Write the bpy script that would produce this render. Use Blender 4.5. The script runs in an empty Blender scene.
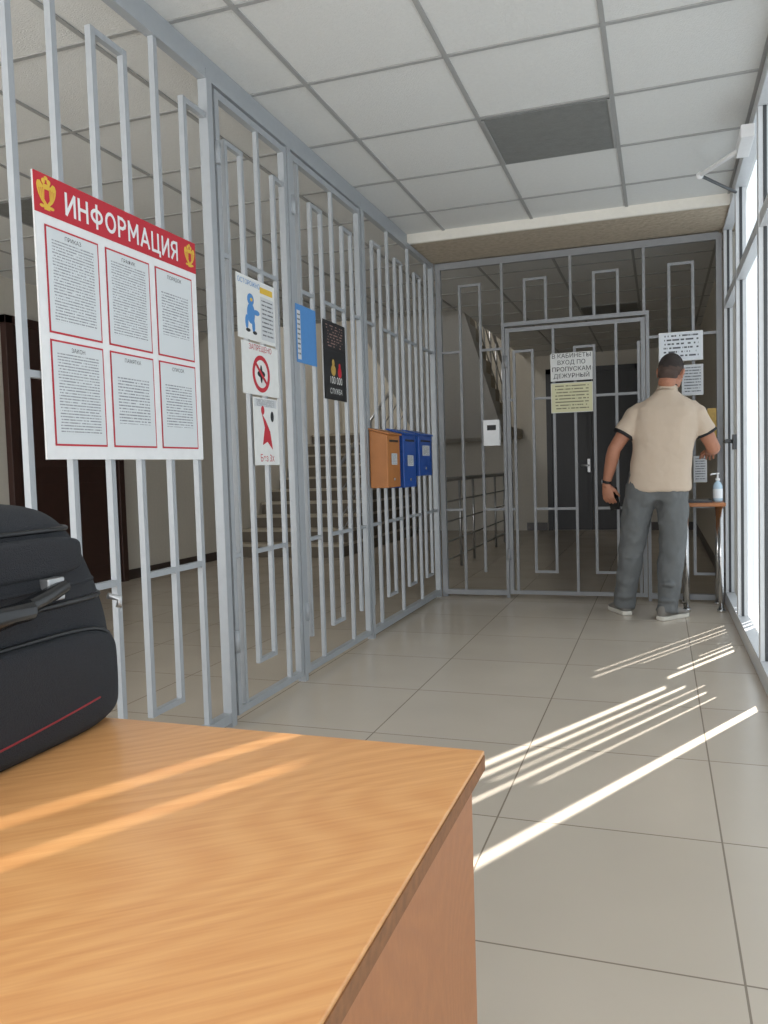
import bpy, bmesh, math, random
from mathutils import Vector, Matrix
random.seed(4)
S=bpy.context.scene
try:
    S.view_settings.view_transform='Standard'
    S.view_settings.look='None'
    S.view_settings.exposure=0.15
except Exception as e: print(e)

# ---------------------------------------------------------------- materials
def newmat(name):
    m=bpy.data.materials.new(name); m.use_nodes=True
    nt=m.node_tree; b=nt.nodes['Principled BSDF']
    return m,nt,b
def sc(r,g,b):
    f=lambda c:(c/255/12.92) if c/255<=.04045 else ((c/255+.055)/1.055)**2.4
    return (f(r),f(g),f(b),1)
def N(nt,t,**k):
    n=nt.nodes.new(t)
    for a,v in k.items(): setattr(n,a,v)
    return n
def plain(name,col,rough=.5,metal=0,var=.06,scale=30,bump=0,bscale=200):
    m,nt,b=newmat(name)
    geo=N(nt,'ShaderNodeNewGeometry')
    no=N(nt,'ShaderNodeTexNoise'); no.inputs['Scale'].default_value=scale; no.inputs['Detail'].default_value=3
    nt.links.new(geo.outputs['Position'],no.inputs['Vector'])
    mx=N(nt,'ShaderNodeMix',data_type='RGBA')
    mx.inputs[6].default_value=tuple(max(0,c*(1-var)) for c in col[:3])+(1,)
    mx.inputs[7].default_value=tuple(min(1,c*(1+var)) for c in col[:3])+(1,)
    nt.links.new(no.outputs['Fac'],mx.inputs[0]); nt.links.new(mx.outputs[2],b.inputs['Base Color'])
    b.inputs['Roughness'].default_value=rough; b.inputs['Metallic'].default_value=metal
    if bump:
        n2=N(nt,'ShaderNodeTexNoise'); n2.inputs['Scale'].default_value=bscale; n2.inputs['Detail'].default_value=4
        nt.links.new(geo.outputs['Position'],n2.inputs['Vector'])
        bp=N(nt,'ShaderNodeBump'); bp.inputs['Strength'].default_value=bump; bp.inputs['Distance'].default_value=.01
        nt.links.new(n2.outputs['Fac'],bp.inputs['Height']); nt.links.new(bp.outputs[0],b.inputs['Normal'])
    return m
M={}
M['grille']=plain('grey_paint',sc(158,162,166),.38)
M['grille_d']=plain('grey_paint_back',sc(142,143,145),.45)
M['wall']=plain('wall_plaster',sc(203,197,185),.85,bump=.15)
M['wall_w']=plain('wall_white',sc(212,210,205),.85,bump=.1)
M['base']=plain('baseboard_dark',sc(60,50,46),.4)
M['beam']=plain('rough_plaster_beam',sc(182,168,148),.9,var=.3,scale=30,bump=1.0,bscale=30)
M['beamedge']=plain('beam_edge',sc(232,227,217),.7)
M['tile']=plain('ceiling_tile',sc(217,217,214),.9,var=.05,scale=60,bump=.35,bscale=160)
M['tbar']=plain('ceiling_tbar',sc(160,160,158),.5)
M['panel']=plain('ceiling_lamp_diffuser',sc(124,125,123),.5,var=.18,scale=22,bump=.3,bscale=90)
M['alu']=plain('white_aluminium',sc(205,207,209),.35)
M['seal']=plain('rubber_seal',sc(60,62,64),.5)
M['chrome']=plain('chrome',sc(200,200,200),.2,1)
M['steel']=plain('brushed_steel',sc(170,170,170),.35,.8)
M['doorbrown']=plain('door_dark_brown',sc(58,36,30),.4,var=.2,scale=12)
M['doorgrey']=plain('door_dark_grey',sc(62,62,64),.5)
M['white']=plain('white_plastic',sc(232,232,232),.4)
M['paper']=plain('paper',sc(222,222,219),.8)
M['red']=plain('red_print',sc(190,34,50),.5)
M['blue']=plain('blue_print',sc(78,136,196),.6)
M['mailblue']=plain('blue_mailbox_paint',sc(28,74,150),.4)
M['mailwood']=plain('orange_mailbox',sc(172,110,58),.5,var=.15,scale=12)
M['black']=plain('black_print',sc(28,28,30),.5)
M['leather']=plain('black_leather_handle',sc(22,22,24),.22,var=.2,scale=200)
M['yellow']=plain('yellow_print',sc(222,182,64),.6)
M['gold']=plain('gold_paper',sc(184,150,74),.5,var=.3,scale=60)
M['skin']=plain('skin',sc(172,118,92),.55,var=.08,scale=40)
M['hair']=plain('short_dark_hair',sc(58,49,45),.85,var=.5,scale=300,bump=.8,bscale=500)
M['hairs']=plain('cropped_side_hair',sc(84,68,60),.85,var=.4,scale=350,bump=.6,bscale=500)
M['shirt']=plain('beige_shirt',sc(197,178,158),.85,var=.04,scale=9,bump=.35,bscale=22)
M['trim']=plain('shirt_dark_trim',sc(36,34,36),.8)
M['pants']=plain('grey_trousers',sc(102,104,104),.85,var=.08,scale=10,bump=.5,bscale=22)
M['shoe']=plain('sneaker_grey',sc(126,122,116),.7)
M['sole']=plain('sneaker_sole',sc(214,210,200),.6)
M['phone']=plain('phone_black',sc(18,18,20),.2)
M['bag']=plain('black_nylon',sc(31,33,38),.85,var=.25,scale=250,bump=.5,bscale=700)
M['bagline']=plain('bag_zip_black',sc(14,14,16),.4)
M['bagred']=plain('bag_red_piping',sc(130,20,30),.5)
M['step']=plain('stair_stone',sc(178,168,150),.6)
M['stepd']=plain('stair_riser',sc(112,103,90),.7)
M['gel']=plain('sanitizer_gel',sc(190,215,230),.15)
M['dark']=plain('dark_laptop',sc(50,50,55),.4)
M['ground']=plain('outside_ground',sc(150,148,140),.9)
M['white_eye']=plain('eye_white',sc(235,230,225),.3)
M['lips']=plain('lips',sc(150,88,78),.5)

m,nt,b=newmat('floor_tiles'); M['floor']=m
geo=N(nt,'ShaderNodeNewGeometry'); mp=N(nt,'ShaderNodeMapping'); mp.inputs['Location'].default_value=(-.15,-1.68,0)
nt.links.new(geo.outputs['Position'],mp.inputs['Vector'])
br=N(nt,'ShaderNodeTexBrick'); br.offset=0; br.squash=1
br.inputs['Color1'].default_value=sc(202,190,174); br.inputs['Color2'].default_value=sc(198,186,170); br.inputs['Mortar'].default_value=sc(142,130,115)
br.inputs['Scale'].default_value=1; br.inputs['Mortar Size'].default_value=.0026; br.inputs['Mortar Smooth'].default_value=.1
br.inputs['Brick Width'].default_value=.62; br.inputs['Row Height'].default_value=.63
nt.links.new(mp.outputs[0],br.inputs['Vector'])
no=N(nt,'ShaderNodeTexNoise'); no.inputs['Scale'].default_value=2.5; no.inputs['Detail'].default_value=3
nt.links.new(geo.outputs['Position'],no.inputs['Vector'])
mr=N(nt,'ShaderNodeMapRange'); mr.inputs[3].default_value=.92; mr.inputs[4].default_value=1.04
nt.links.new(no.outputs['Fac'],mr.inputs[0])
mx=N(nt,'ShaderNodeMix',data_type='RGBA',blend_type='MULTIPLY'); mx.inputs[0].default_value=1
nt.links.new(br.outputs['Color'],mx.inputs[6]); nt.links.new(mr.outputs[0],mx.inputs[7])
nt.links.new(mx.outputs[2],b.inputs['Base Color'])
cr=N(nt,'ShaderNodeMapRange'); cr.inputs[3].default_value=.18; cr.inputs[4].default_value=.26
nt.links.new(no.outputs['Fac'],cr.inputs[0]); nt.links.new(cr.outputs[0],b.inputs['Roughness'])
bp=N(nt,'ShaderNodeBump'); bp.inputs['Strength'].default_value=.3; bp.inputs['Distance'].default_value=.002; bp.invert=True
nt.links.new(br.outputs['Fac'],bp.inputs['Height']); nt.links.new(bp.outputs[0],b.inputs['Normal'])

def woodmat(name,cA,cB,rot=0.0,rough=.32,k=.20):
    m,nt,b=newmat(name)
    geo=N(nt,'ShaderNodeNewGeometry'); mp=N(nt,'ShaderNodeMapping')
    mp.inputs['Rotation'].default_value=(0,0,rot)
    nt.links.new(geo.outputs['Position'],mp.inputs['Vector'])
    m1=N(nt,'ShaderNodeMapping'); m1.inputs['Scale'].default_value=(1.8,4.4,3)
    nt.links.new(mp.outputs[0],m1.inputs['Vector'])
    n1=N(nt,'ShaderNodeTexNoise'); n1.inputs['Scale'].default_value=1.2; n1.inputs['Detail'].default_value=0; n1.inputs['Distortion'].default_value=.2
    nt.links.new(m1.outputs[0],n1.inputs['Vector'])
    mu=N(nt,'ShaderNodeMath',operation='MULTIPLY'); mu.inputs[1].default_value=110
    nt.links.new(n1.outputs['Fac'],mu.inputs[0])
    si=N(nt,'ShaderNodeMath',operation='SINE'); nt.links.new(mu.outputs[0],si.inputs[0])
    r1=N(nt,'ShaderNodeMapRange'); r1.inputs[1].default_value=-1; r1.inputs[2].default_value=1
    nt.links.new(si.outputs[0],r1.inputs[0])
    m2=N(nt,'ShaderNodeMapping'); m2.inputs['Scale'].default_value=(8,160,60)
    nt.links.new(mp.outputs[0],m2.inputs['Vector'])
    n2=N(nt,'ShaderNodeTexNoise'); n2.inputs['Scale'].default_value=1.5; n2.inputs['Detail'].default_value=3
    nt.links.new(m2.outputs[0],n2.inputs['Vector'])
    a1=N(nt,'ShaderNodeMath',operation='MULTIPLY'); a1.inputs[1].default_value=k; nt.links.new(r1.outputs[0],a1.inputs[0])
    a2=N(nt,'ShaderNodeMath',operation='MULTIPLY_ADD'); a2.inputs[1].default_value=.85; nt.links.new(n2.outputs['Fac'],a2.inputs[0]); nt.links.new(a1.outputs[0],a2.inputs[2])
    mx=N(nt,'ShaderNodeMix',data_type='RGBA'); mx.inputs[6].default_value=cA; mx.inputs[7].default_value=cB
    nt.links.new(a2.outputs[0],mx.inputs[0]); nt.links.new(mx.outputs[2],b.inputs['Base Color'])
    b.inputs['Roughness'].default_value=rough
    return m
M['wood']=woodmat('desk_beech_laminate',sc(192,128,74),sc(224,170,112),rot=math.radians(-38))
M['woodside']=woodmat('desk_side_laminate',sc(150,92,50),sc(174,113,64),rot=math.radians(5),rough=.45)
M['chip']=plain('chipboard_edge',sc(130,86,50),.8,var=.4,scale=120)

m,nt,b=newmat('frosted_film'); M['frost']=m  # translucent sheet standing in for clear glazing; passes soft fill light
out=nt.nodes['Material Output']
tr=N(nt,'ShaderNodeBsdfTranslucent'); tr.inputs[0].default_value=(.40,.445,.49,1)
df=N(nt,'ShaderNodeBsdfDiffuse'); df.inputs[0].default_value=(.62,.65,.68,1)
nf=N(nt,'ShaderNodeTexNoise'); nf.inputs['Scale'].default_value=2
mrf=N(nt,'ShaderNodeMapRange'); mrf.inputs[3].default_value=.35; mrf.inputs[4].default_value=.5
nt.links.new(nf.outputs['Fac'],mrf.inputs[0])
ms=N(nt,'ShaderNodeMixShader'); nt.links.new(mrf.outputs[0],ms.inputs[0])
nt.links.new(tr.outputs[0],ms.inputs[1]); nt.links.new(df.outputs[0],ms.inputs[2]); nt.links.new(ms.outputs[0],out.inputs[0])

def textmat(name,bg,ink,rows=24,words=26,thick=.5,cov=.42,mx0=.09,my0=.07):
    m,nt,b=newmat(name)
    uv=N(nt,'ShaderNodeUVMap'); se=N(nt,'ShaderNodeSeparateXYZ'); nt.links.new(uv.outputs[0],se.inputs[0])
    def mt(op,a,bb=None):
        n=N(nt,'ShaderNodeMath',operation=op)
        for i,v in enumerate((a,bb)):
            if v is None: continue
            if isinstance(v,(int,float)): n.inputs[i].default_value=v
            else: nt.links.new(v,n.inputs[i])
        return n.outputs[0]
    vr=mt('MULTIPLY',se.outputs[1],rows); fr=mt('FRACT',vr); fl=mt('FLOOR',vr)
    row=mt('LESS_THAN',fr,thick)
    cb=N(nt,'ShaderNodeCombineXYZ'); nt.links.new(mt('MULTIPLY',se.outputs[0],words),cb.inputs[0]); nt.links.new(mt('MULTIPLY',fl,7.31),cb.inputs[1])
    no=N(nt,'ShaderNodeTexNoise'); no.inputs['Scale'].default_value=1; no.inputs['Detail'].default_value=1
    nt.links.new(cb.outputs[0],no.inputs['Vector'])
    w=mt('GREATER_THAN',no.outputs['Fac'],cov)
    k=mt('MULTIPLY',row,w)
    for o,a in ((se.outputs[0],mx0),(se.outputs[1],my0)):
        k=mt('MULTIPLY',k,mt('GREATER_THAN',o,a)); k=mt('MULTIPLY',k,mt('LESS_THAN',o,1-a))
    mx=N(nt,'ShaderNodeMix',data_type='RGBA'); mx.inputs[6].default_value=bg; mx.inputs[7].default_value=ink
    nt.links.new(k,mx.inputs[0]); nt.links.new(mx.outputs[2],b.inputs['Base Color']); b.inputs['Roughness'].default_value=.6
    return m
M['doc']=textmat('printed_document',sc(214,218,220),sc(145,147,151),rows=34,words=60,thick=.42,my0=.10)
M['docb']=textmat('printed_document_short',sc(214,218,220),sc(140,142,147),rows=30,words=50,thick=.42,my0=.24,mx0=.12)
M['doc2']=textmat('printed_notice',sc(218,222,226),sc(80,82,88),rows=7,words=18,thick=.4,cov=.49)
M['docy']=textmat('yellow_notice',sc(212,208,170),sc(130,126,102),rows=9,words=18,thick=.35)
M['docsm']=textmat('small_notice',sc(200,202,204),sc(100,102,106),rows=10,words=18,thick=.35)
M['docbk']=textmat('black_poster_text',sc(30,28,30),sc(150,120,112),rows=9,words=12,cov=.52,thick=.4)
M['gelabel']=textmat('bottle_label',sc(235,238,240),sc(60,110,170),rows=5,words=8)

# ---------------------------------------------------------------- builders
class B:
    def __init__(s,name,mats):
        s.name=name; s.bm=bmesh.new(); s.mats=mats; s.uv=s.bm.loops.layers.uv.new('UVMap')
    def mi(s,m):
        if m not in s.mats: s.mats.append(m)
        return s.mats.index(m)
    def box(s,x0,x1,y0,y1,z0,z1,m=None):
        v=[s.bm.verts.new(p) for p in ((x0,y0,z0),(x1,y0,z0),(x1,y1,z0),(x0,y1,z0),(x0,y0,z1),(x1,y0,z1),(x1,y1,z1),(x0,y1,z1))]
        i=s.mi(m) if m else 0
        for q in ((0,3,2,1),(4,5,6,7),(0,1,5,4),(1,2,6,5),(2,3,7,6),(3,0,4,7)):
            f=s.bm.faces.new([v[k] for k in q]); f.material_index=i
    def quad(s,o,u,w,m=None):
        o,u,w=Vector(o),Vector(u),Vector(w)
        v=[s.bm.verts.new(p) for p in (o,o+u,o+u+w,o+w)]
        f=s.bm.faces.new(v); f.material_index=s.mi(m) if m else 0
        for l,c in zip(f.loops,((0,0),(1,0),(1,1),(0,1))): l[s.uv].uv=c
    def poly(s,pts,th,m=None):
        th=Vector(th); a=[s.bm.verts.new(p) for p in pts]; c=[s.bm.verts.new(Vector(p)+th) for p in pts]
        i=s.mi(m) if m else 0; n=len(a); fs=[s.bm.faces.new(a),s.bm.faces.new(c[::-1])]
        for k in range(n): fs.append(s.bm.faces.new((a[k],c[k],c[(k+1)%n],a[(k+1)%n])))
        for f in fs: f.material_index=i
    def rings(s,rs,m=None,cap=True,smooth=True):
        i=s.mi(m) if m else 0
        R=[[s.bm.verts.new(p) for p in r] for r in rs]; n=len(R[0])
        for a,c in zip(R,R[1:]):
            for k in range(n):
                f=s.bm.faces.new((a[k],a[(k+1)%n],c[(k+1)%n],c[k])); f.material_index=i; f.smooth=smooth
        if cap:
            f=s.bm.faces.new(R[0][::-1]); f.material_index=i
            f=s.bm.faces.new(R[-1]); f.material_index=i
    def tube(s,pts,rad,m=None,seg=12,ref=(0,1,0),closed_cap=True):
        pts=[Vector(p) for p in pts]; rs=[]
        if isinstance(rad,(int,float)): rad=[rad]*len(pts)
        ref=Vector(ref)
        for i,p in enumerate(pts):
            d=(pts[min(i+1,len(pts)-1)]-pts[max(i-1,0)]).normalized()
            a=ref.cross(d)
            if a.length<.05: a=Vector((1,0.1,0)).cross(d)
            a.normalize(); c=d.cross(a)
            r=rad[i]; rx,ry=(r,r) if isinstance(r,(int,float)) else r
            rs.append([p+a*rx*math.cos(2*math.pi*k/seg)+c*ry*math.sin(2*math.pi*k/seg) for k in range(seg)])
        s.rings(rs,m,closed_cap)
    def ball(s,c,r,m=None,mat=None,seg=20):
        if isinstance(r,(int,float)): r=(r,r,r)
        T=Matrix.Translation(c)@Matrix.Diagonal((*r,1))
        if mat is not None: T=mat@T
        res=bmesh.ops.create_uvsphere(s.bm,u_segments=seg,v_segments=seg//2+2,radius=1,matrix=T)
        i=s.mi(m) if m else 0
        for v in res['verts']:
            for f in v.link_faces: f.material_index=i; f.smooth=True
    def obj(s,parent=None,bevel=0,fixn=True):
        if fixn: bmesh.ops.recalc_face_normals(s.bm,faces=s.bm.faces)
        me=bpy.data.meshes.new(s.name); s.bm.to_mesh(me); s.bm.free()
        for m in s.mats: me.materials.append(M[m])
        o=bpy.data.objects.new(s.name,me); S.collection.objects.link(o)
        if bevel:
            bv=o.modifiers.new('bevel','BEVEL'); bv.width=bevel; bv.segments=3; bv.limit_method='ANGLE'
        if parent: par(o,parent)
        return o
def par(o,p):
    o.parent=p; o.matrix_parent_inverse=Matrix.Translation(p.location).inverted()
def empty(name,loc):
    e=bpy.data.objects.new(name,None); e.location=loc; e.empty_display_size=.1; S.collection.objects.link(e); return e
def remesh(o,vox,sm=4,fac=.5):
    r=o.modifiers.new('remesh','REMESH'); r.mode='VOXEL'; r.voxel_size=vox; r.use_smooth_shade=True
    if sm:
        k=o.modifiers.new('smooth','SMOOTH'); k.factor=fac; k.iterations=sm
def text(name,body,size,mat,org,face,parent,align='CENTER',ext=0,xs=1,sp=1):
    c=bpy.data.curves.new(name,'FONT'); c.body=body; c.size=size; c.align_x=align; c.align_y='CENTER'; c.extrude=ext; c.space_character=sp
    o=bpy.data.objects.new(name,c); S.collection.objects.link(o)
    dg=bpy.context.evaluated_depsgraph_get(); me=bpy.data.meshes.new_from_object(o.evaluated_get(dg))
    bpy.data.objects.remove(o)
    if face=='x': R=Matrix(((0,0,1),(1,0,0),(0,1,0)))
    else: R=Matrix(((1,0,0),(0,0,-1),(0,1,0)))
    me.transform(Matrix.Translation(org)@R.to_4x4()@Matrix.Diagonal((xs,1,1,1)))
    me.materials.clear(); me.materials.append(M[mat])
    for p_ in me.polygons: p_.material_index=0
    o=bpy.data.objects.new(name,me); S.collection.objects.link(o)
    par(o,parent); return o

XL,YB=-1.70,6.25
XR=.465
# ---------------------------------------------------------------- room shell
b=B('floor',['floor']); b.box(-5.2,.7,-2.2,12.9,-.12,0); b.obj()
b=B('outside_ground',['ground']); b.box(-30,40,-30,45,-.4,-.14); b.obj()
b=B('ceiling',['tile']); 
b.box(-5.2,.53,-2.2,5.6,2.72,2.86); b.box(-5.2,XL-.05,5.6,8.5,2.72,2.86)
b.box(XL-.05,.53,6.36,8.5,2.72,2.86); b.box(-2.0,.53,8.5,12.9,2.72,2.86)
b.box(-5.2,-2.0,8.5,12.9,4.6,4.7)
b.obj()
b=B('ceiling_grid',['tbar'])
for i in range(-8,2):
    x=-.19+.62*i
    y1=5.6 if x>XL-.06 else 8.5
    b.box(x-.010,x+.010,-2.0,y1,2.714,2.7199)
    if x>-2.0: b.box(x-.010,x+.010,6.40 if x>XL-.06 else 8.5,12.7,2.714,2.7199)
for j in range(-9,14):
    y=3.9+.63*j
    if y>12.6 or y<-1.9: continue
    if y<5.6: b.box(-5.1,.5,y-.010,y+.010,2.7145,2.7195)
    elif y<8.5:
        b.box(-5.1,XL-.06,y-.010,y+.010,2.7145,2.7195)
        if y>6.4: b.box(XL-.06,.5,y-.010,y+.010,2.7145,2.7195)
    else: b.box(-2.0,.5,y-.010,y+.010,2.7145,2.7195)
b.obj()
def lamp_panel(x0,y0):
    b=B('ceiling_lamp_panel',['panel','tbar']); b.box(x0+.012,x0+.608,y0+.012,y0+.618,2.709,2.7135)
    for x in(x0+.01,x0+.598): b.box(x,x+.012,y0+.012,y0+.618,2.705,2.7135,'tbar')
    b.obj()
lamp_panel(-.81,3.9); lamp_panel(-.81,8.94); lamp_panel(-3.91,3.9)
b=B('trim_beam',['beam','beamedge']); b.box(XL-.05,.53,5.62,6.36,2.66,2.9); b.box(XL-.05,.53,5.595,5.62,2.652,2.9,'beamedge'); b.obj()
b=B('wall_left',['wall']); b.box(-5.3,-5.1,-2.2,12.9,0,4.7); b.obj()
b=B('wall_back',['wall']); b.box(-5.1,.7,12.7,12.9,0,4.7); b.obj()
b=B('wall_right',['wall']); b.box(.5,.7,6.3,12.7,0,2.8); b.obj()
b=B('wall_stairwell',['wall_w']); b.box(-5.1,-1.95,8.35,8.45,2.86,4.6); b.box(-2.0,-1.9,8.45,12.7,2.86,4.7); b.obj()
b=B('wall_front',['wall']); 
b.box(-5.1,.55,-2.2,-2.0,0,.35); b.box(-5.1,.55,-2.2,-2.0,2.55,2.72)
for x in (-5.1,-3.3,-1.5,.3): b.box(x,x+.2,-2.2,-2.0,.35,2.55)
b.obj()
b=B('baseboard_left',['base']); b.box(-5.1,-5.085,-2.0,5.25,0,.1); b.box(-5.1,-5.085,6.75,8.75,0,.1); b.obj()
b=B('baseboard_back',['base']); b.box(-2.0,-1.68,12.68,12.7,0,.12); b.box(-.25,.5,12.68,12.7,0,.12); b.obj()
b=B('baseboard_right',['base']); b.box(.485,.5,6.4,12.7,0,.1); b.obj()
for i,x0 in enumerate((-4.9,-3.1,-1.3)):
    b=B('window_%d'%(i+1),['alu']); x1=x0+1.6
    for a,c in ((x0,x0+.06),(x1-.06,x1),((x0+x1)/2-.03,(x0+x1)/2+.03)): b.box(a,c,-2.13,-2.07,.35,2.55)
    b.box(x0,x1,-2.13,-2.07,.35,.41); b.box(x0,x1,-2.13,-2.07,2.49,2.55); b.obj()
d=empty('door_1',(-5.08,5.95,0))
b=B('frame',['doorbrown']); b.box(-5.1,-5.04,5.25,5.33,0,2.4); b.box(-5.1,-5.04,6.62,6.70,0,2.4); b.box(-5.1,-5.04,5.25,6.70,2.33,2.4); b.obj(d,.005)
b=B('leaf',['doorbrown','steel']); b.box(-5.1,-5.06,5.33,6.62,0.01,2.33)
for y in (5.42,6.02):
    for z in((.2,1.0),(1.15,2.2)): b.box(-5.06,-5.05,y,y+.5,*z)
b.tube([(-5.05,6.5,1.0),(-5.0,6.5,1.0),(-5.0,6.4,1.0)],.011,'steel'); b.obj(d,.004)
d=empty('door_2',(-.97,12.66,0))
b=B('frame',['doorgrey']); b.box(-1.66,-1.58,12.62,12.7,0,2.5); b.box(-.35,-.27,12.62,12.7,0,2.5); b.box(-1.66,-.27,12.62,12.7,2.42,2.5); b.obj(d)
b=B('leaf',['doorgrey','steel']); b.box(-1.58,-.98,12.65,12.69,0.01,2.42); b.box(-.97,-.35,12.65,12.69,.01,2.42)
for x in(-1.5,-.9): b.box(x,x+.45,12.64,12.65,.25,1.05); b.box(x,x+.45,12.64,12.65,1.25,2.3)
b.tube([(-1.03,12.65,1.0),(-1.03,12.59,1.0),(-1.15,12.59,1.0)],.013,'steel'); b.box(-1.05,-1.01,12.63,12.65,.9,1.1,'steel'); b.obj(d)

# ---------------------------------------------------------------- right glazed wall
g=empty('window_wall',(XR,3,0))
b=B('frame',['alu','seal'])
mull=[-1.9,-.6,.6,1.75,3.1,4.12,5.27,6.2]
b.box(XR-.03,XR+.03,-1.98,6.24,0.0,.09); b.box(XR-.03,XR+.03,-1.98,6.24,2.64,2.712)
for y in mull: b.box(XR-.028,XR+.028,y-.028,y+.028,.09,2.64)
for y0,y1 in zip(mull,mull[1:]):
    if y0>3.0: b.box(XR-.025,XR+.025,y0+.028,y1-.028,2.10,2.16)
    for yy in(y0+.028,y1-.032): b.box(XR-.008,XR+.008,yy,yy+.004,.09,2.64,'seal')
b.obj(g,.003)
b=B('door_handle',['seal','chrome']); b.box(XR-.05,XR-.03,5.24,5.30,1.10,1.19); b.tube([(XR-.05,5.27,1.15),(XR-.09,5.27,1.15),(XR-.09,5.12,1.15)],.012); b.obj(g)
b=B('door_closer',['white','seal']); b.box(XR-.09,XR-.03,4.2,4.48,2.55,2.61); b.tube([(XR-.07,4.42,2.575),(.22,4.75,2.58)],.013); b.tube([(.22,4.75,2.58),(XR-.03,5.2,2.60)],.009,'seal'); b.ball((.22,4.75,2.58),.020); b.obj(g,.004)
streak_slits=[(2.43,.009,2.0,2.62),(2.60,.011,2.0,2.62),(3.94,.08,.10,2.0),(4.36,.014,.45,1.3),(4.50,.028,.5,1.6),(4.62,.012,.5,1.5),(4.74,.035,.62,1.6),(4.87,.060,.74,1.6),(5.02,.05,.05,.72),(5.12,.03,.05,.65),(5.20,.012,.05,.5),(5.45,.016,.05,1.0),(5.52,.01,.05,.9),(5.60,.014,.1,1.2),(5.72,.012,.1,1.2)]  # gaps placed and sized so the sun draws streaks on floor and desk
b=B('frosted_glass_panes',['frost']); y=-1.99; XF=.545; ZT=2.86  # added screen instead of clear glass; blocks direct sun except at its gaps
for yc,w,z0,z1 in streak_slits:
    b.quad((XF,y,0),(0,yc-w/2-y,0),(0,0,ZT)); b.quad((XF,yc-w/2,0),(0,w,0),(0,0,z0)); b.quad((XF,yc-w/2,z1),(0,w,0),(0,0,ZT-z1)); y=yc+w/2
b.quad((XF,y,0),(0,6.29-y,0),(0,0,ZT)); b.obj(g,fixn=False)

# ---------------------------------------------------------------- bar grilles
def P(ax,fix,a,z): return (fix,a,z) if ax=='y' else (a,fix,z)
def hb(b,ax,fix,a0,a1,z0,z1,t=.011):
    if ax=='y': b.box(fix-t,fix+t,a0,a1,z0,z1)
    else: b.box(a0,a1,fix-t,fix+t,z0,z1)
def bars(b,ax,fix,a0,a1,z0,z1,unit,start,links,w=.010,pt=.15,ub=.15):
    a=start
    def vb(a,lo,hi):
        if a0+.015<a<a1-.015: hb(b,ax,fix,a-w,a+w,lo,hi,w)
    def hz(p,q,z):
        p=max(p,a0);q=min(q,a1)
        if q>p: hb(b,ax,fix,p,q,z-w*.95,z+w*.95,w*.95)
    while a<a1+unit:
        B0,C0,A1=a+unit*.345,a+unit*.655,a+unit
        vb(a,z0+ub-w,z1); vb(B0,z0,z1-pt+w); vb(C0,z0+ub-w,z1-pt+w); hz(B0,C0,z1-pt)
        if A1<a1+.0: hz(C0,A1,z0+ub)
        for z in links:
            hz(a,B0,z); hz(C0,A1,z)
        a+=unit
GL=empty('barred_security_grille',(XL,3,0)); GB=empty('barred_security_grille',(-.6,YB,0))
b=B('fixed_bar_panels',['grille'])
hb(b,'y',XL,-1.9,6.21,2.612,2.647,.0185); hb(b,'y',XL,-1.9,2.90,.02,.06,.0185); hb(b,'y',XL,4.63,6.21,.02,.06,.0185)
hb(b,'y',XL,-1.9,5.57,2.647,2.713,.006)
for y in(-1.85,.1,1.3,4.61,6.21): hb(b,'y',XL,y-.02,y+.02,0,2.65,.02)
hb(b,'y',XL,2.86,2.90,0,2.65,.02)
bars(b,'y',XL,-1.85,.1,.06,2.62,.52,-1.75,(.70,))
bars(b,'y',XL,.1,1.3,.06,2.62,.52,.18,(.70,))
bars(b,'y',XL,1.3,2.88,.06,2.62,.52,1.30-.33,(.70,1.35),w=.011)
bars(b,'y',XL,4.63,6.20,.06,2.62,.46,4.66,(.70,1.95))
b.obj(GL)
def gate(name,ax,fix,a0,a1,z1,unit,start,links,off=0):
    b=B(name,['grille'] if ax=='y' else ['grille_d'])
    for p in(a0,a1-.03): hb(b,ax,fix+off,p,p+.03,.03,z1,.016)
    hb(b,ax,fix+off,a0+.001,a1-.001,.031,.06,.015); hb(b,ax,fix+off,a0+.001,a1-.001,z1-.03,z1-.001,.015)
    bars(b,ax,fix+off,a0+.03,a1-.03,.06,z1-.03,unit,start,links)
    for z in(.3,z1-.3):
        b.tube([P(ax,fix+off+(.02 if ax=='y' else -.02),a0,z),P(ax,fix+off+(.02 if ax=='y' else -.02),a0,z+.09)],.014)
    return b
b=gate('gate_leaf','y',XL,2.925,3.58,2.60,.44,2.86,(.70,1.95)); b.obj(GL)
b=gate('gate_leaf','y',XL,3.625,4.58,2.60,.44,3.72,(.70,1.95)); b.box(XL-.02,XL+.02,3.585,3.62,.0,2.61); b.obj(GL)
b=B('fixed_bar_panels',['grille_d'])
hb(b,'x',YB,XL+.025,.41,2.60,2.65,.0185); hb(b,'x',YB,XL+.025,-1.14,.02,.06,.0185); hb(b,'x',YB,-.08,.41,.02,.06,.0185)
for x in(-1.65,.41): hb(b,'x',YB,x-.02,x+.02,0,2.64,.02)
for x in(-1.142,-.078): hb(b,'x',YB,x-.012,x+.012,0,2.12,.012)
hb(b,'x',YB,-1.154,-.066,2.115,2.145,.0195)
bars(b,'x',YB,-1.66,-1.15,.06,2.61,.52,-1.66,(.70,1.95))
bars(b,'x',YB,-.07,.43,.06,2.61,.52,-.105,(.70,1.95))
for a in (-1.145,-.97,-.81,-.625,-.455,-.283,-.1):
    hb(b,'x',YB,a-.01,a+.01,2.14,2.61 if a in(-1.145,-.625,-.1) else 2.47,.01)
for p,q in((-.97,-.81),(-.455,-.283)): hb(b,'x',YB,p,q,2.451,2.469,.009)
b.obj(GB)
b=gate('gate_leaf','x',YB,-1.125,-.095,2.10,.46,-1.22,(.70,1.55)); b.obj(GB)
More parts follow.
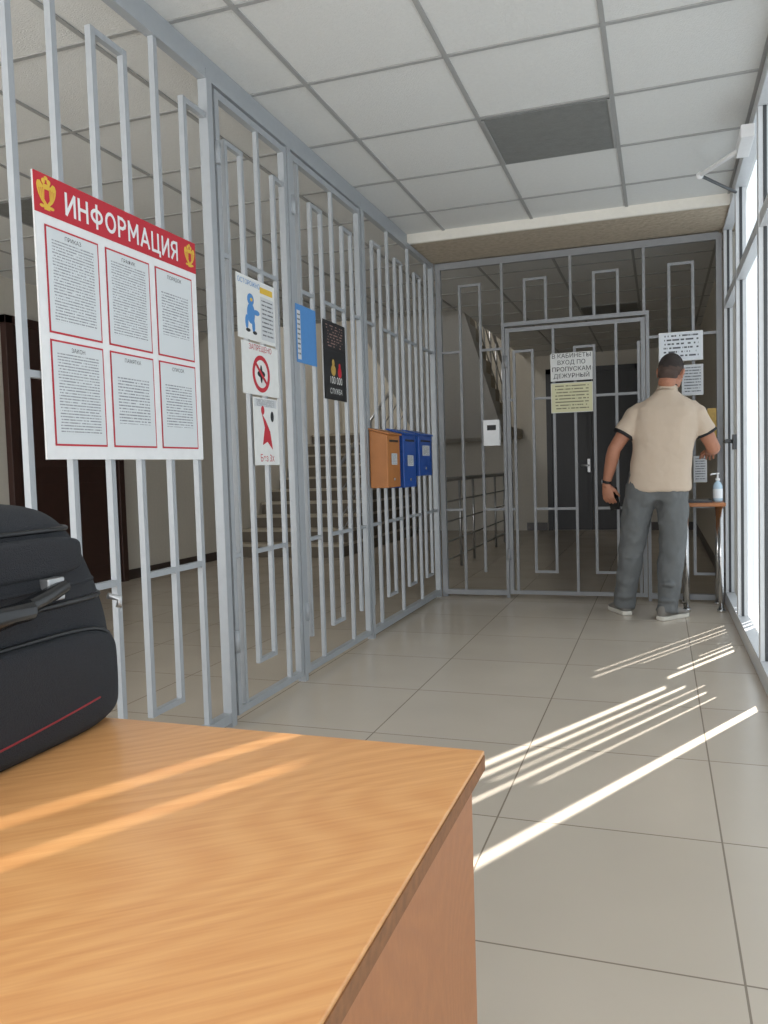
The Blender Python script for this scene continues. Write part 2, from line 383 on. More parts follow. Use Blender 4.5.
b=B('electric_lock_box',['white','black']); b.box(-1.30,-1.175,YB-.07,YB-.02,1.2,1.4); b.box(-1.27,-1.2,YB-.073,YB-.07,1.32,1.36,'black'); b.obj(bevel=.004)

# ---------------------------------------------------------------- information board
e=empty('information_board',(-1.675,2.3,1.1)); X0=-1.684
b=B('board_panel',['white','red']); b.box(X0,X0+.006,1.88,2.72,1.105,1.93); b.box(X0+.006,X0+.0075,1.88,2.72,1.815,1.93,'red'); b.obj(e)
def ell(cx,cy,rx,ry,n=20): return [(cx+rx*math.cos(2*math.pi*k/n),cy+ry*math.sin(2*math.pi*k/n)) for k in range(n+1)]
G={'И':(.55,[[(0,1),(0,0),(.55,1),(.55,0)]]),'Н':(.55,[[(0,0),(0,1)],[(.55,0),(.55,1)],[(0,.52),(.55,.52)]]),
 'Ф':(.76,[[(.38,-.08),(.38,1.08)],ell(.38,.52,.36,.30)]),'О':(.66,[ell(.33,.5,.33,.46)]),
 'Р':(.5,[[(0,0),(0,1),(.28,.98),(.45,.88),(.5,.73),(.45,.57),(.28,.46),(0,.46)]]),
 'М':(.70,[[(0,0),(0,1),(.35,.3),(.70,1),(.70,0)]]),'А':(.66,[[(0,0),(.33,1),(.66,0)],[(.13,.28),(.53,.28)]]),
 'Ц':(.62,[[(0,1),(0,0),(.66,0),(.66,-.2)],[(.52,0),(.52,1)]]),'Я':(.5,[[(.5,0),(.5,1),(.22,.98),(.05,.88),(0,.73),(.05,.57),(.22,.46),(.5,.46)],[(.26,.46),(0,0)]])}
b=B('title_lettering',['white']); h=.060; wx=.0665; tk=.085; cur=0; kk=0
word='ИНФОРМАЦИЯ'; gap=.30; tot=sum(G[c][0] for c in word)+gap*(len(word)-1); y_0=2.302-tot*wx/2
for c in word:
    wd_,strokes=G[c]
    for st in strokes:
        for p,q in zip(st,st[1:]):
            p=Vector((p[0]*wx,p[1]*h)); q=Vector((q[0]*wx,q[1]*h)); d=(q-p); l=d.length
            if l<1e-6: continue
            d/=l; n_=Vector((-d.y,d.x)); e0=p-d*tk*h*.8; e1=q+d*tk*h*.8; hw=tk*h
            kk+=1; xo=X0+.0082+.00001*kk
            vs=[b.bm.verts.new((xo,y_0+cur+v.x,1.840+v.y)) for v in (e0-n_*hw,e1-n_*hw,e1+n_*hw,e0+n_*hw)]; b.bm.faces.new(vs)
    cur+=(wd_+gap)*wx
b.obj(e,fixn=False)
b=B('document_frames',['red','doc','docb'])
for j,z0 in enumerate((1.475,1.145)):
    for i in range(3):
        y0=1.915+i*.268
        b.quad((X0+.0072,y0,z0),(0,.235,0),(0,0,.312),'red'); b.quad((X0+.0082,y0+.006,z0+.006),(0,.223,0),(0,0,.300),'docb' if (j,i) in((0,2),(1,2),(1,1)) else 'doc')
b.obj(e)
for j,z0 in enumerate((1.475,1.145)):
    for i in range(3):
        yc=1.915+i*.268+.1175; text('heading',('ПРИКАЗ','ГРАФИК','ПОРЯДОК','ЗАКОН','ПАМЯТКА','СПИСОК')[j*3+i],.018,'black',(X0+.0086,yc,z0+.287),'x',e)
def eagle(cy,cz,par_,xo,s=1):
    b=B('emblem',['yellow','red'])
    for sg in(-1,1):
        pts=[(0,.0),(.012,.02),(.026,.036),(.036,.034),(.040,.022),(.038,.008),(.034,-.004),(.028,-.014),(.022,-.022),(.012,-.03)]
        b.poly([(xo,cy+sg*p[0]*s,cz+p[1]*s) for p in pts],(.0006,0,0))
        for q in range(3): b.poly([(xo+.0006,cy+sg*(.014+.008*q)*s,cz+(.018-.002*q)*s),(xo+.0006,cy+sg*(.016+.008*q)*s,cz+(.018-.002*q)*s),(xo+.0006,cy+sg*(.014+.007*q)*s,cz-.02*s+.004*q*s)],(.0003,0,0),'red')
        b.ball((xo,cy+sg*.011*s,cz+.038*s),(.001,.008*s,.008*s)); b.ball((xo,cy+sg*.020*s,cz-.036*s),(.001,.010*s,.005*s))
    b.ball((xo,cy,cz+.048*s),(.001,.008*s,.006*s))
    b.poly([(xo,cy-.012*s,cz-.045*s),(xo,cy+.012*s,cz-.045*s),(xo,cy+.014*s,cz+.03*s),(xo,cy-.014*s,cz+.03*s)],(.0008,0,0))
    b.poly([(xo+.001,cy-.011*s,cz-.015*s),(xo+.001,cy,cz-.028*s),(xo+.001,cy+.011*s,cz-.015*s),(xo+.001,cy+.009*s,cz+.014*s),(xo+.001,cy-.009*s,cz+.014*s)],(.0006,0,0),'red')
    b.obj(par_)
eagle(1.930,1.872,e,X0+.0078,.98); eagle(2.678,1.872,e,X0+.0078,.86)

def disc(b,c,r,m,n=28,r0=0,ax='x'):
    ring=[(c[0],c[1]+r*math.cos(2*math.pi*k/n),c[2]+r*math.sin(2*math.pi*k/n)) for k in range(n)]
    if not r0: b.poly(ring,(.0005,0,0),m)
    else:
        for k in range(n):
            a0,a1=2*math.pi*k/n,2*math.pi*(k+1)/n
            b.poly([(c[0],c[1]+q*math.cos(a),c[2]+q*math.sin(a)) for q,a in((r0,a0),(r,a0),(r,a1),(r0,a1))],(.0005,0,0),m)
xp=XL+.022
e=empty('safety_poster',(xp,3.2,1.75))
b=B('sheet',['paper','blue','yellow','black','red','docsm']); b.box(xp,xp+.002,3.03,3.38,1.625,1.895)
x=xp+.0025
b.ball((x,3.15,1.80),(.001,.030,.026),'blue'); b.ball((x,3.15,1.74),(.001,.036,.045),'blue'); b.ball((x,3.20,1.75),(.001,.03,.012),'blue'); b.ball((x,3.11,1.70),(.001,.014,.03),'blue'); b.ball((x,3.17,1.69),(.001,.014,.03),'blue'); b.ball((x,3.155,1.80),(.0016,.014,.010),'yellow'); b.ball((x,3.12,1.665),(.001,.02,.008),'black'); b.ball((x,3.18,1.66),(.001,.02,.008),'black')
b.quad((xp+.0027,3.24,1.64),(0,.13,0),(0,0,.19),'docsm'); b.box(xp+.002,xp+.0028,3.24,3.36,1.845,1.872,'yellow'); b.obj(e)
text('caption','ОСТОРОЖНО',.030,'blue',(xp+.0026,3.14,1.868),'x',e)
e=empty('prohibition_poster',(xp,3.2,1.5))
b=B('sheet',['paper','red','black']); b.box(xp,xp+.002,3.055,3.395,1.39,1.615); disc(b,(xp+.0024,3.225,1.485),.082,'red',r0=.062)
b.poly([(xp+.0035,3.17,1.54),(xp+.0035,3.16,1.53),(xp+.0035,3.28,1.43),(xp+.0035,3.29,1.44)],(.0005,0,0),'red')
b.ball((xp+.0026,3.225,1.485),(.001,.036,.016),'black'); b.ball((xp+.0026,3.225,1.485),(.001,.012,.04),'black'); b.obj(e)
text('caption','ЗАПРЕЩЕНО',.034,'red',(xp+.0026,3.225,1.595),'x',e)
e=empty('fire_safety_poster',(xp,3.25,1.2))
b=B('sheet',['paper','red','black','docsm']); b.box(xp,xp+.002,3.14,3.375,1.08,1.38)
b.poly([(xp+.0024,3.215,1.31),(xp+.0024,3.24,1.25),(xp+.0024,3.215,1.17),(xp+.0024,3.26,1.185),(xp+.0024,3.31,1.15),(xp+.0024,3.29,1.23),(xp+.0024,3.25,1.28)],(.0006,0,0),'red')
b.ball((xp+.0026,3.225,1.325),(.001,.016,.020),'red'); b.quad((xp+.0027,3.15,1.34),(0,.21,0),(0,0,.035),'docsm'); b.ball((xp+.0026,3.315,1.30),(.001,.016,.024),'black'); b.obj(e)
text('caption','Без 3х',.045,'red',(xp+.0026,3.255,1.11),'x',e)
e=empty('blue_notice',(xp,3.74,1.7)); b=B('sheet',['blue','docsm']); b.box(xp,xp+.002,3.61,3.85,1.585,1.87); b.quad((xp+.0025,3.62,1.60),(0,.04,0),(0,0,.24),'docsm'); b.obj(e)
e=empty('military_poster',(xp,4.1,1.65)); b=B('sheet',['black','docbk','red','gold','steel']); b.box(xp,xp+.002,3.94,4.255,1.43,1.85); b.quad((xp+.0025,3.95,1.70),(0,.29,0),(0,0,.14),'docbk')
b.ball((xp+.0022,4.07,1.63),(.001,.018,.02),'gold'); b.ball((xp+.0022,4.07,1.59),(.001,.034,.03),'gold'); b.ball((xp+.0022,4.16,1.62),(.001,.014,.016),'red'); b.ball((xp+.0022,4.16,1.585),(.001,.028,.03),'red');  b.obj(e)
text('caption','100 000',.055,'paper',(xp+.0036,4.1,1.535),'x',e)
text('caption','СЛУЖБА',.040,'paper',(xp+.0036,4.1,1.475),'x',e)
def mailbox(y0,y1,z0,z1,mat,x0=-1.675,x1=-1.56):
    e=empty('mailbox',(x0,(y0+y1)/2,z0))
    b=B('body',[mat]); b.poly([(x0,y0,z0),(x1,y0,z0),(x1,y0,z1-.03),(x0,y0,z1)],(0,y1-y0,0)); b.obj(e,.006)
    b=B('lid',[mat,'black']); b.poly([(x0-.002,y0-.006,z1+.003),(x1+.012,y0-.006,z1-.032),(x1+.012,y0-.006,z1-.022),(x0-.002,y0-.006,z1+.013)],(0,y1-y0+.012,0))
    b.box(x1,x1+.002,y0+.04,y1-.04,z1-.075,z1-.062,'black'); b.obj(e,.002)
    b=B('label',['docsm','steel']); b.quad((x1+.003,y0+.07,z0+.14),(0,y1-y0-.14,0),(0,0,.07)); b.ball((x1+.002,(y0+y1)/2,z0+.05),(.004,.01,.01),'steel'); b.obj(e)
mailbox(4.60,4.85,.93,1.285,'mailwood'); mailbox(4.93,5.2,.92,1.295,'mailblue'); mailbox(5.28,5.6,.99,1.30,'mailblue')
def notice(x0,x1,z0,z1,mat,nm='paper_notice'):
    e=empty(nm,((x0+x1)/2,YB-.02,z0)); b=B('sheet',['paper',mat]); yy=YB-.024
    b.box(x0,x1,yy,yy+.002,z0,z1); b.quad((x0+.004,yy-.0008,z0+.004),(x1-x0-.008,0,0),(0,0,z1-z0-.008),mat); b.obj(e,fixn=False); return e
e=notice(-.78,-.47,1.67,1.88,'paper')
for i,t in enumerate(('В КАБИНЕТЫ','ВХОД ПО','ПРОПУСКАМ','ДЕЖУРНЫЙ')): text('caption',t,.045,'black',(-.625,YB-.027,1.855-.05*i),'y',e)
notice(-.78,-.47,1.43,1.655,'docy'); notice(0.0,.30,1.76,1.97,'doc2'); notice(.155,.30,1.51,1.73,'docsm'); notice(.23,.32,.88,1.07,'docsm')
e=empty('gold_notice',(.37,YB-.03,1.2)); b=B('sheet',['gold']); b.box(.325,.385,YB-.026,YB-.022,1.2,1.41); b.obj(e)

# ---------------------------------------------------------------- stairs
e=empty('staircase',(-4.3,10,0))
n=10; ys,dy,dz=8.8,.29,.16
b=B('lower_flight',['step','stepd'])
for i in range(n):
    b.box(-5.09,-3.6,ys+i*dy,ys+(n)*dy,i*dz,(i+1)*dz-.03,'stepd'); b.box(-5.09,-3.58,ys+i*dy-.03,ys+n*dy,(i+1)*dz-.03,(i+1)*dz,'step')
b.obj(e)
yl=ys+n*dy
b=B('landing',['step']); b.box(-5.09,-2.05,yl,12.69,1.45,1.6); b.obj(e)
b=B('upper_flight',['wall_w','step'])
b.poly([(-3.4,yl,1.6),(-3.4,yl,1.40),(-3.4,yl-.3,1.45),(-3.4,8.55,3.1),(-3.4,8.55,3.35)],(1.3,0,0))
for i in range(n): b.box(-3.4,-2.1,yl-(i+1)*dy,yl-i*dy,1.6+i*dz,1.6+(i+1)*dz,'step')
b.obj(e)
def rail(name,pts,h=.92,n=8,mid=(.3,.6),parent=None):
    b=B(name,['steel'])
    for p,q in zip(pts,pts[1:]):
        p,q=Vector(p),Vector(q)
        for hh,r in [(h,.022)]+[(m_,.009) for m_ in mid]+[(.12,.009)]: b.tube([p+Vector((0,0,hh)),q+Vector((0,0,hh))],r,seg=8)
        for k in range(n+1):
            c=p.lerp(q,k/n); b.tube([c,c+Vector((0,0,h))],.014,seg=8)
    return b.obj(parent)
rail('stair_railing_lower',[(-3.62,8.85,.16),(-3.62,11.6,1.6)],n=7,parent=e)
rail('stair_railing_upper',[(-2.15,11.6,1.62),(-2.15,8.8,3.2)],n=7,parent=e)
rail('balustrade',[(-2.0,7.6,0),(-2.0,11.4,0)],n=6,mid=(.3,.5,.7))

# ---------------------------------------------------------------- desk (foreground)
e=empty('desk',(-.8,.45,0))
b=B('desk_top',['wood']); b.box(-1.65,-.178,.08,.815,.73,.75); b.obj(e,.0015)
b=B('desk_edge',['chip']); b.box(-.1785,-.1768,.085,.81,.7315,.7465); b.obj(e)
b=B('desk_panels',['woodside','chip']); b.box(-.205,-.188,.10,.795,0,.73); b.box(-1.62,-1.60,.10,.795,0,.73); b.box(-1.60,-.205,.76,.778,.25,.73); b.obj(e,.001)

# ---------------------------------------------------------------- bag
e=empty('laptop_bag',(-.84,.6,.75))
BX,BY=-.835,.605
def rr(cx,cy,z,hx,hy,n=48,pw=4):
    o=[]
    for k in range(n):
        t=2*math.pi*k/n; c,s_=math.cos(t),math.sin(t)
        o.append((cx+hx*math.copysign(abs(c)**(2/pw),c),cy+hy*math.copysign(abs(s_)**(2/pw),s_),z))
    return o
b=B('bag_body',['bag'])
prof=[(.7505,.172,.234,8),(.7515,.179,.241,8),(.756,.183,.245,9),(.775,.186,.247,9),(.83,.187,.246,9),(.87,.187,.243,9),(.90,.185,.238,8),(.925,.182,.230,8),(.955,.177,.218,8),(.985,.170,.205,7),(1.005,.160,.194,6),(1.017,.145,.178,5),(1.023,.12,.15,4),(1.025,.07,.09,3)]
b.rings([rr(BX,BY,z,hx,hy,pw=p) for z,hx,hy,p in prof]); o=b.obj(e); sb=o.modifiers.new('s','SUBSURF'); sb.levels=2; sb.render_levels=2
def yz(cx,cy,cz,hy,hz,n=40,pw=6):
    o=[]
    for k in range(n):
        t=2*math.pi*k/n; c,s_=math.cos(t),math.sin(t)
        o.append((cx,cy+hy*math.copysign(abs(c)**(2/pw),c),cz+hz*math.copysign(abs(s_)**(2/pw),s_)))
    return o
b=B('front_pocket',['bag'])
b.rings([yz(-.70,.60,.812,.216,.058),yz(-.644,.60,.812,.218,.060),yz(-.634,.60,.812,.214,.057),yz(-.629,.60,.812,.202,.048),yz(-.628,.60,.812,.12,.014)]); o=b.obj(e); sb=o.modifiers.new('s','SUBSURF'); sb.levels=1; sb.render_levels=2
b=B('lid_pocket',['bag'])
b.rings([yz(-.70,.60,.960,.185,.022),yz(-.657,.60,.960,.187,.024),yz(-.651,.60,.960,.180,.020),yz(-.650,.60,.960,.10,.008)]); o=b.obj(e); sb=o.modifiers.new('s','SUBSURF'); sb.levels=1; sb.render_levels=2
def loop_tube(nm,pts,r,mat,closed=True,res=4):
    c=bpy.data.curves.new(nm,'CURVE'); c.dimensions='3D'; sp=c.splines.new('POLY'); sp.points.add(len(pts)-1)
    for i,p in enumerate(pts): sp.points[i].co=(*p,1)
    sp.use_cyclic_u=closed; c.bevel_depth=r; c.bevel_resolution=res; c.materials.append(M[mat])
    o=bpy.data.objects.new(nm,c); S.collection.objects.link(o); par(o,e); return o
loop_tube('pocket_zip',yz(-.646,.60,.812,.2185,.0605),.003,'bagline')
loop_tube('body_zip',rr(BX,BY,.905,.1835,.236,pw=8),.0035,'bagline')
loop_tube('body_piping',rr(BX,BY,.925,.1805,.229,pw=8),.0025,'bag')
loop_tube('top_zip',rr(BX,BY,.990,.168,.203,pw=7),.003,'bagline')
loop_tube('red_piping_pocket',[(-.6285,.42+.035*k,.772+.0006*k*k*.3) for k in range(11)],.0012,'bagred',False)
hp=[(-.648+.028*math.sin(math.pi*t),.44+.30*t,.926-.014*math.sin(math.pi*t)) for t in [i/12 for i in range(13)]]
loop_tube('grab_handle',hp,.009,'leather',False)
b=B('handle_buckles',['steel','white','leather'])
for y in (.455,.725):
    b.box(-.662,-.643,y-.013,y+.013,.912,.938)
b.tube([(-.622,.53,.913),(-.619,.60,.911),(-.622,.66,.914)],[.0115,.0125,.0115],'leather')
b.quad((-.6275,.53,.838),(0,.03,.002),(0,-.001,.018),'white'); b.obj(e,.002)
b=B('top_handle',['bagline']); b.tube([(-.80,.603+.09*math.cos(a),1.018+.03*math.sin(a)) for a in [math.pi*k/10 for k in range(11)]],[(.012,.005)]*11,ref=(1,0,0)); b.obj(e)
b=B('side_buckle',['steel']); b.tube([(-.66,.832,.90),(-.652,.845,.895),(-.65,.840,.885)],.004,'steel'); b.obj(e)

# ---------------------------------------------------------------- side table & things
e=empty('side_table',(.3,6.0,0))
b=B('table_top',['woodside']); b.box(.13,.415,5.82,6.21,.725,.75); b.obj(e,.003)
b=B('table_legs',['chrome'])
for x,y in((.165,5.87),(.385,5.87),(.165,6.17),(.385,6.17)):
    b.tube([(x,y,.0),(x,y,.725)],.018,seg=16); b.tube([(x,y,0),(x,y,.02)],.026,seg=16)
b.obj(e)
e=empty('hand_sanitizer_bottle',(.36,5.95,.75))
b=B('bottle',['gel','gelabel','white'])
cr_=lambda z,r,n=20:[(.375+r*math.cos(2*math.pi*k/n),5.98+r*math.sin(2*math.pi*k/n),z) for k in range(n)]
b.rings([cr_(.7505,.028),cr_(.755,.031),cr_(.86,.031),cr_(.88,.022),cr_(.89,.012),cr_(.90,.012)])
b.rings([cr_(.775,.0316),cr_(.84,.0316)],'gelabel',False)
b.rings([cr_(.895,.015),cr_(.912,.015),cr_(.914,.006),cr_(.94,.006),cr_(.942,.012),cr_(.95,.012)],'white')
b.tube([(.375,5.98,.945),(.335,5.965,.943),(.328,5.962,.935)],.005,'white'); b.obj(e)
e=empty('laptop',(.27,6.0,.75)); b=B('base',['dark','steel']); b.box(.16,.335,5.86,6.14,.7505,.765); b.box(.175,.315,5.9,6.1,.765,.766,'steel'); b.obj(e,.003)

# ---------------------------------------------------------------- the man (seen from behind)
man=empty('man',(0,5.65,0))
Y0=5.66
def er(cx,cy,z,rx,ry,n=28,pw=2.3,tx=0,ty=0):
    o=[]
    for k in range(n):
        t=2*math.pi*k/n; c,s_=math.cos(t),math.sin(t)
        dx=rx*math.copysign(abs(c)**(2/pw),c); dyy=ry*math.copysign(abs(s_)**(2/pw),s_)
        o.append((cx+dx,cy+dyy,z+tx*dx+ty*dyy))
    return o
b=B('trousers',['pants'])
b.rings([er(-.02,Y0,z,rx,ry,pw=2.4) for z,rx,ry in((.78,.13,.10),(.82,.18,.122),(.87,.190,.13),(.93,.182,.125),(.985,.172,.118))])
def leg(hip,knee,ank):
    hip,knee,ank=map(Vector,(hip,knee,ank))
    pts=[hip,hip.lerp(knee,.35),hip.lerp(knee,.7),knee,knee.lerp(ank,.3),knee.lerp(ank,.65),knee.lerp(ank,.92),ank]
    rad=[(.100,.118),(.102,.112),(.092,.10),(.084,.09),(.082,.09),(.074,.082),(.070,.078),(.074,.084)]
    b.tube(pts,rad,seg=22)
leg((-.120,Y0,.88),(-.185,5.69,.48),(-.245,5.70,.045))
leg((.08,Y0,.88),(.075,5.635,.48),(.030,5.56,.045))
b.ball((-.10,Y0-.045,.83),(.095,.09,.11)); b.ball((.065,Y0-.045,.83),(.095,.09,.11))
for (kx,ky,kz,rx) in ((-.19,5.62,.40,.065),(.068,5.57,.41,.065),(-.235,5.63,.13,.066),(.032,5.50,.13,.066),(-.225,5.63,.22,.05),(.042,5.50,.24,.05)):
    b.ball((kx,ky+.03,kz),(rx,.06,.018))
o=b.obj(man); remesh(o,.009,5)
tx=bpy.data.textures.new('cloth_folds','CLOUDS'); tx.noise_scale=.10; tx.noise_depth=2
dm=o.modifiers.new('folds','DISPLACE'); dm.texture=tx; dm.strength=.034; dm.mid_level=.5
b=B('shirt',['shirt'])
b.rings([er(cx,Y0+cy,z,rx,ry,pw=2.5) for z,cx,cy,rx,ry in((.845,-.005,0,.195,.138),(.86,-.005,0,.200,.142),(.93,-.003,0,.194,.140),(1.02,.005,0,.190,.138),(1.12,.015,0,.193,.136),(1.22,.027,0,.202,.136),(1.32,.037,0,.208,.133),(1.39,.04,0,.200,.12),(1.435,.042,.0,.160,.10),(1.475,.045,.005,.100,.082),(1.512,.047,.01,.066,.068))])
LS,RS=Vector((-.128,Y0,1.385)),Vector((.205,Y0,1.385))
LE,RE=Vector((-.292,5.625,1.130)),Vector((.335,5.72,1.12))
LW,RW=Vector((-.350,5.68,.895)),Vector((.325,5.965,1.10))
LH=LS.lerp(LE,.62); RH=RS.lerp(RE,.62)
for A,E_,H in((LS,LE,LH),(RS,RE,RH)):
    sg=1 if A is LS else -1
    b.tube([A+Vector((.03*sg,0,0)),A.lerp(E_,.15),A.lerp(E_,.4),H],[(.066,.07),(.072,.074),(.070,.072),(.072,.074)],seg=20)
o=b.obj(man); remesh(o,.009,7)
tx2=bpy.data.textures.new('shirt_folds','CLOUDS'); tx2.noise_scale=.14; tx2.noise_depth=2
dm=o.modifiers.new('folds','DISPLACE'); dm.texture=tx2; dm.strength=.022; dm.mid_level=.42
b=B('sleeve_trim',['trim'])
for A,E_ in((LS,LE),(RS,RE)):
    d=(E_-A).normalized(); H=A.lerp(E_,.62); b.tube([H-d*.012,H-d*.010,H+d*.006,H+d*.008],[(.068,.069),(.074,.076),(.074,.076),(.066,.067)],seg=28)
o=b.obj(man)
b=B('collar',['shirt','trim']); b.tube([(.047,Y0+.005,1.495),(.05,Y0+.012,1.515),(.052,Y0+.016,1.535)],[(.072,.070),(.066,.064),(.064,.062)],seg=28,ref=(0,1,0)); b.tube([(.052,Y0+.016,1.534),(.052,Y0+.017,1.539)],[(.0645,.0625),(.0645,.0625)],'trim',seg=28); o=b.obj(man)
def hand(b,W,d,n,s,curl=(25,35,30),L=1.0):
    d=Vector(d).normalized(); s=Vector(s); s=(s-d*s.dot(d)).normalized(); n0=Vector(n); n_=(n0-d*n0.dot(d)-s*n0.dot(s)).normalized()
    W=Vector(W); rs=[]
    for t,rn,rs_ in((-.01,.021,.028),(.02,.018,.034),(.05,.017,.041),(.08,.015,.043),(.099,.010,.039)):
        rs.append([W+d*t+n_*rn*math.sin(2*math.pi*k/16)+s*rs_*math.cos(2*math.pi*k/16) for k in range(16)])
    b.rings(rs)
    for j,(off,ln) in enumerate(((.033,.92),(.011,1.0),(-.011,.95),(-.033,.76))):
        p=W+d*.08+s*off; ang=0; pts=[p]
        for k,sl in enumerate((.022,.042,.028,.022)):
            if k: ang+=math.radians(curl[k-1]+j*3)
            v=(d*math.cos(ang)+n_*math.sin(ang)).normalized(); pts.append(pts[-1]+v*sl*ln*L)
        b.tube(pts,[.0098,.0092,.0087,.008,.0066],seg=10,ref=tuple(s))
        b.ball(tuple(pts[-1]),.0066,seg=10)
    p=W+d*.025+s*.026; v1=(d*.65+s*.6+n_*.35).normalized(); v2=(d*.85+s*.15+n_*.55).normalized()
    pts=[p,p+v1*.035,p+v1*.035+v2*.03,p+v1*.035+v2*.055]; b.tube(pts,[.0145,.012,.0105,.008],seg=10,ref=tuple(n_)); b.ball(tuple(pts[-1]),.008,seg=10)
    return d,n_,s
b=B('arms_and_hands',['skin'])
for A,E_,W in((LS,LE,LW),(RS,RE,RW)):
    b.tube([A,A.lerp(E_,.5),A.lerp(E_,.85),E_,E_.lerp(W,.2),E_.lerp(W,.55),E_.lerp(W,.85),W,W+(W-E_).normalized()*.01],[.050,.050,.045,.043,.045,.039,.030,.026,.026],seg=18,ref=(1,0,.2))
dl,nl,sl=hand(b,LW,(.16,.02,-1),(.55,1,0),(1,-.5,.1),curl=(35,50,35))
hand(b,RW,(-.02,1,-.05),(0,-.1,-1),(-1,0,0),curl=(12,18,15))
o=b.obj(man); remesh(o,.0038,2,.4)
b=B('held_phone',['phone','steel']); c=LW+dl*.108+nl*.031+sl*.018
def obox(b,c,ax,h,m=None):
    c=Vector(c); v=[]
    for i in(-1,1):
        for j in(-1,1):
            for k in(-1,1): v.append(b.bm.verts.new(c+ax[0]*h[0]*i+ax[1]*h[1]*j+ax[2]*h[2]*k))
    for q in((0,1,3,2),(4,6,7,5),(0,4,5,1),(2,3,7,6),(0,2,6,4),(1,5,7,3)):
        f=b.bm.faces.new([v[k] for k in q]); f.material_index=b.mi(m) if m else 0
obox(b,c,(dl,nl,sl),(.076,.0045,.038)); b.obj(man,.003)
b=B('wrist_watch',['black','steel']); wd=(LW-LE).normalized(); q=LW-wd*.02
b.tube([q-wd*.009,q+wd*.009],.0315,'black',seg=24); b.ball(tuple(q+Vector((-.031,-.004,0))),(.005,.017,.017),'steel'); b.obj(man)
HM=Matrix.Translation((.075,5.705,1.632))@Matrix.Rotation(math.radians(-18),4,'Z')@Matrix.Rotation(math.radians(-18),4,'X')@Matrix.Rotation(math.radians(7),4,'Y')
b=B('head',['skin'])
b.ball((0,-.015,.022),(.076,.096,.093),mat=HM,seg=28)
b.ball((0,.03,-.02),(.064,.072,.085),mat=HM,seg=24)
b.ball((0,.045,-.075),(.045,.05,.038),mat=HM)
b.ball((0,.088,-.095),(.02,.018,.016),mat=HM)
for s_ in(-1,1):
    b.ball((s_*.052,.015,-.065),(.018,.045,.035),mat=HM); b.ball((s_*.040,.072,-.025),(.02,.022,.018),mat=HM)
    b.ball((s_*.028,.088,.022),(.024,.014,.008),mat=HM)
    b.ball((s_*.080,-.005,-.012),(.008,.017,.031),mat=HM); b.ball((s_*.088,-.013,.0),(.006,.016,.024),mat=HM); b.ball((s_*.082,.0,-.034),(.006,.01,.01),mat=HM)
b.tube([HM@Vector(p) for p in((0,.092,.012),(0,.104,-.008),(0,.116,-.026))],[.008,.010,.012]); b.ball((0,.112,-.03),(.016,.013,.010),mat=HM)
nb=Vector((.047,Y0+.012,1.46))
b.tube([nb,nb+Vector((.006,.008,.05)),HM@Vector((0,-.03,-.085)),HM@Vector((0,-.02,-.03))],[(.070,.066),(.059,.060),(.056,.060),(.055,.06)],seg=22)
o=b.obj(man); remesh(o,.0042,3,.45)
b=B('face_features',['white_eye','hair','lips'])
for s_ in(-1,1):
    b.ball((s_*.030,.090,.004),(.013,.009,.006),mat=HM); b.ball((s_*.030,.0975,.004),(.0055,.003,.0055),'hair',mat=HM); b.ball((s_*.030,.100,.022),(.019,.005,.004),'hair',mat=HM)
b.ball((0,.0985,-.058),(.022,.006,.0045),'lips',mat=HM); b.ball((0,.0975,-.064),(.019,.006,.0045),'lips',mat=HM); b.obj(man)
b=B('hair',['hair','hairs'])
b.ball((0,-.018,.026),(.0785,.0965,.0945),seg=48)
bmesh.ops.bisect_plane(b.bm,geom=b.bm.verts[:]+b.bm.edges[:]+b.bm.faces[:],plane_co=(0,.0,-.012),plane_no=Vector((0,.75,-1)).normalized(),clear_outer=True)
for f in b.bm.faces:
    c=f.calc_center_median()
    if c.z-.35*c.y<.035: f.material_index=1
b.bm.transform(HM); o=b.obj(man)
b=B('nape_hair',['hairs']); b.ball((0,-.045,-.030),(.0655,.065,.056),mat=HM,seg=28); o=b.obj(man)
def shoe(h,t_):
    h,t_=Vector(h),Vector(t_); d=(t_-h); L=d.length; d.normalize(); s_=Vector((-d.y,d.x,0))
    def ring(x,w,z0,z1,off=0): return [h+d*x*L+s_*(off+w*math.cos(2*math.pi*k/18))+Vector((0,0,(z0+z1)/2+(z1-z0)/2*math.sin(2*math.pi*k/18))) for k in range(18)]
    b=B('sneaker',['shoe']); b.rings([ring(.0,.012,.03,.06),ring(.03,.032,.015,.09),ring(.15,.038,.012,.105),ring(.35,.038,.012,.10),ring(.55,.044,.012,.078),ring(.78,.05,.012,.06),ring(.93,.04,.014,.047),ring(1.0,.015,.018,.035)]); b.obj(man)
    b=B('sneaker_sole',['sole']); out=[(-.01,.018),(.02,.034),(.15,.040),(.4,.038),(.6,.047),(.8,.052),(.94,.042),(1.01,.018)]
    pts=[h+d*x*L+s_*w for x,w in out]+[h+d*x*L-s_*w for x,w in out[::-1]]
    b.poly([Vector((p.x,p.y,.001)) for p in pts],(0,0,.027)); b.obj(man,.005)
shoe((-.218,5.635,0),(-.331,5.88,0)); shoe((-.012,5.485,0),(.152,5.695,0))

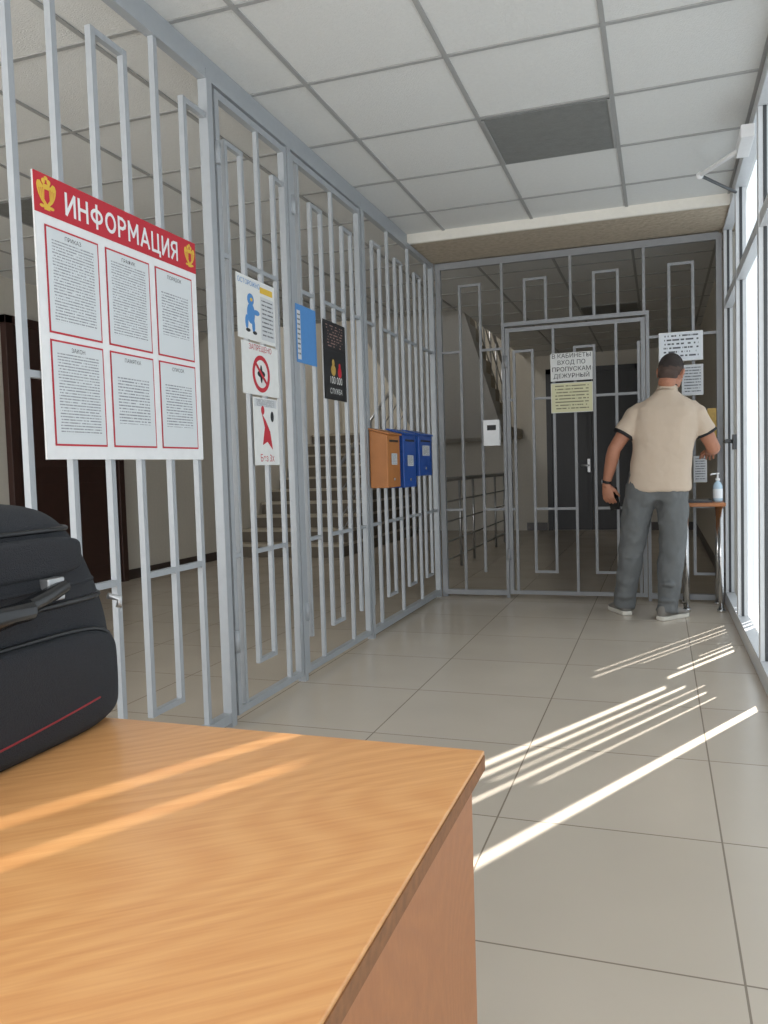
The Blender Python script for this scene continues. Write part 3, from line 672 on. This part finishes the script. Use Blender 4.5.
# ---------------------------------------------------------------- lights
w=bpy.data.worlds.new('World'); S.world=w; w.use_nodes=True
bg=w.node_tree.nodes['Background']; bg.inputs[0].default_value=(.90,.95,1,1); bg.inputs[1].default_value=2.0
E=math.radians(33); sd=Vector((-.468*math.cos(E),-.884*math.cos(E),-math.sin(E)))
L=bpy.data.lights.new('sun','SUN'); L.energy=16; L.angle=math.radians(.65); L.color=(1,.98,.945)
o=bpy.data.objects.new('sun',L); o.rotation_euler=sd.to_track_quat('-Z','Y').to_euler(); o.location=(10,20,15); S.collection.objects.link(o)
L=bpy.data.lights.new('window_daylight','AREA'); L.shape='RECTANGLE'; L.size=5.2; L.size_y=2.1; L.energy=165; L.color=(.96,.98,1)  # added fill light behind the camera, raises the room brightness
o=bpy.data.objects.new('window_daylight',L); o.location=(-2.3,-1.95,1.45); o.rotation_euler=(math.radians(90),0,0); S.collection.objects.link(o)
e=empty('stairwell_ceiling_lamp',(-3.6,10.6,4.55)); b=B('housing',['white']); b.box(-3.9,-3.3,10.3,10.9,4.55,4.6); b.obj(e,.01)  # added light and box, out of view, brighten the dark stairwell
L=bpy.data.lights.new('stairwell_lamp_light','AREA'); L.size=.55; L.energy=26; L.color=(1,.98,.95)
o=bpy.data.objects.new('stairwell_lamp_light',L); o.location=(-3.6,10.6,4.54); S.collection.objects.link(o); par(o,e)

# ---------------------------------------------------------------- camera
th=math.radians(19.1); p=.0546; r=.03
f0=Vector((-math.sin(th)*math.cos(p),math.cos(th)*math.cos(p),-math.sin(p))); r0=Vector((math.cos(th),math.sin(th),0)); u0=r0.cross(f0)
rt=r0*math.cos(r)-u0*math.sin(r); up=r0*math.sin(r)+u0*math.cos(r)
R=Matrix((rt,up,-f0)).transposed()
cam=bpy.data.cameras.new('camera'); cam.sensor_width=36; cam.lens=800/1024*36; cam.clip_start=.02
co=bpy.data.objects.new('camera',cam); co.matrix_world=Matrix.Translation((0,0,1.05))@R.to_4x4(); S.collection.objects.link(co); S.camera=co
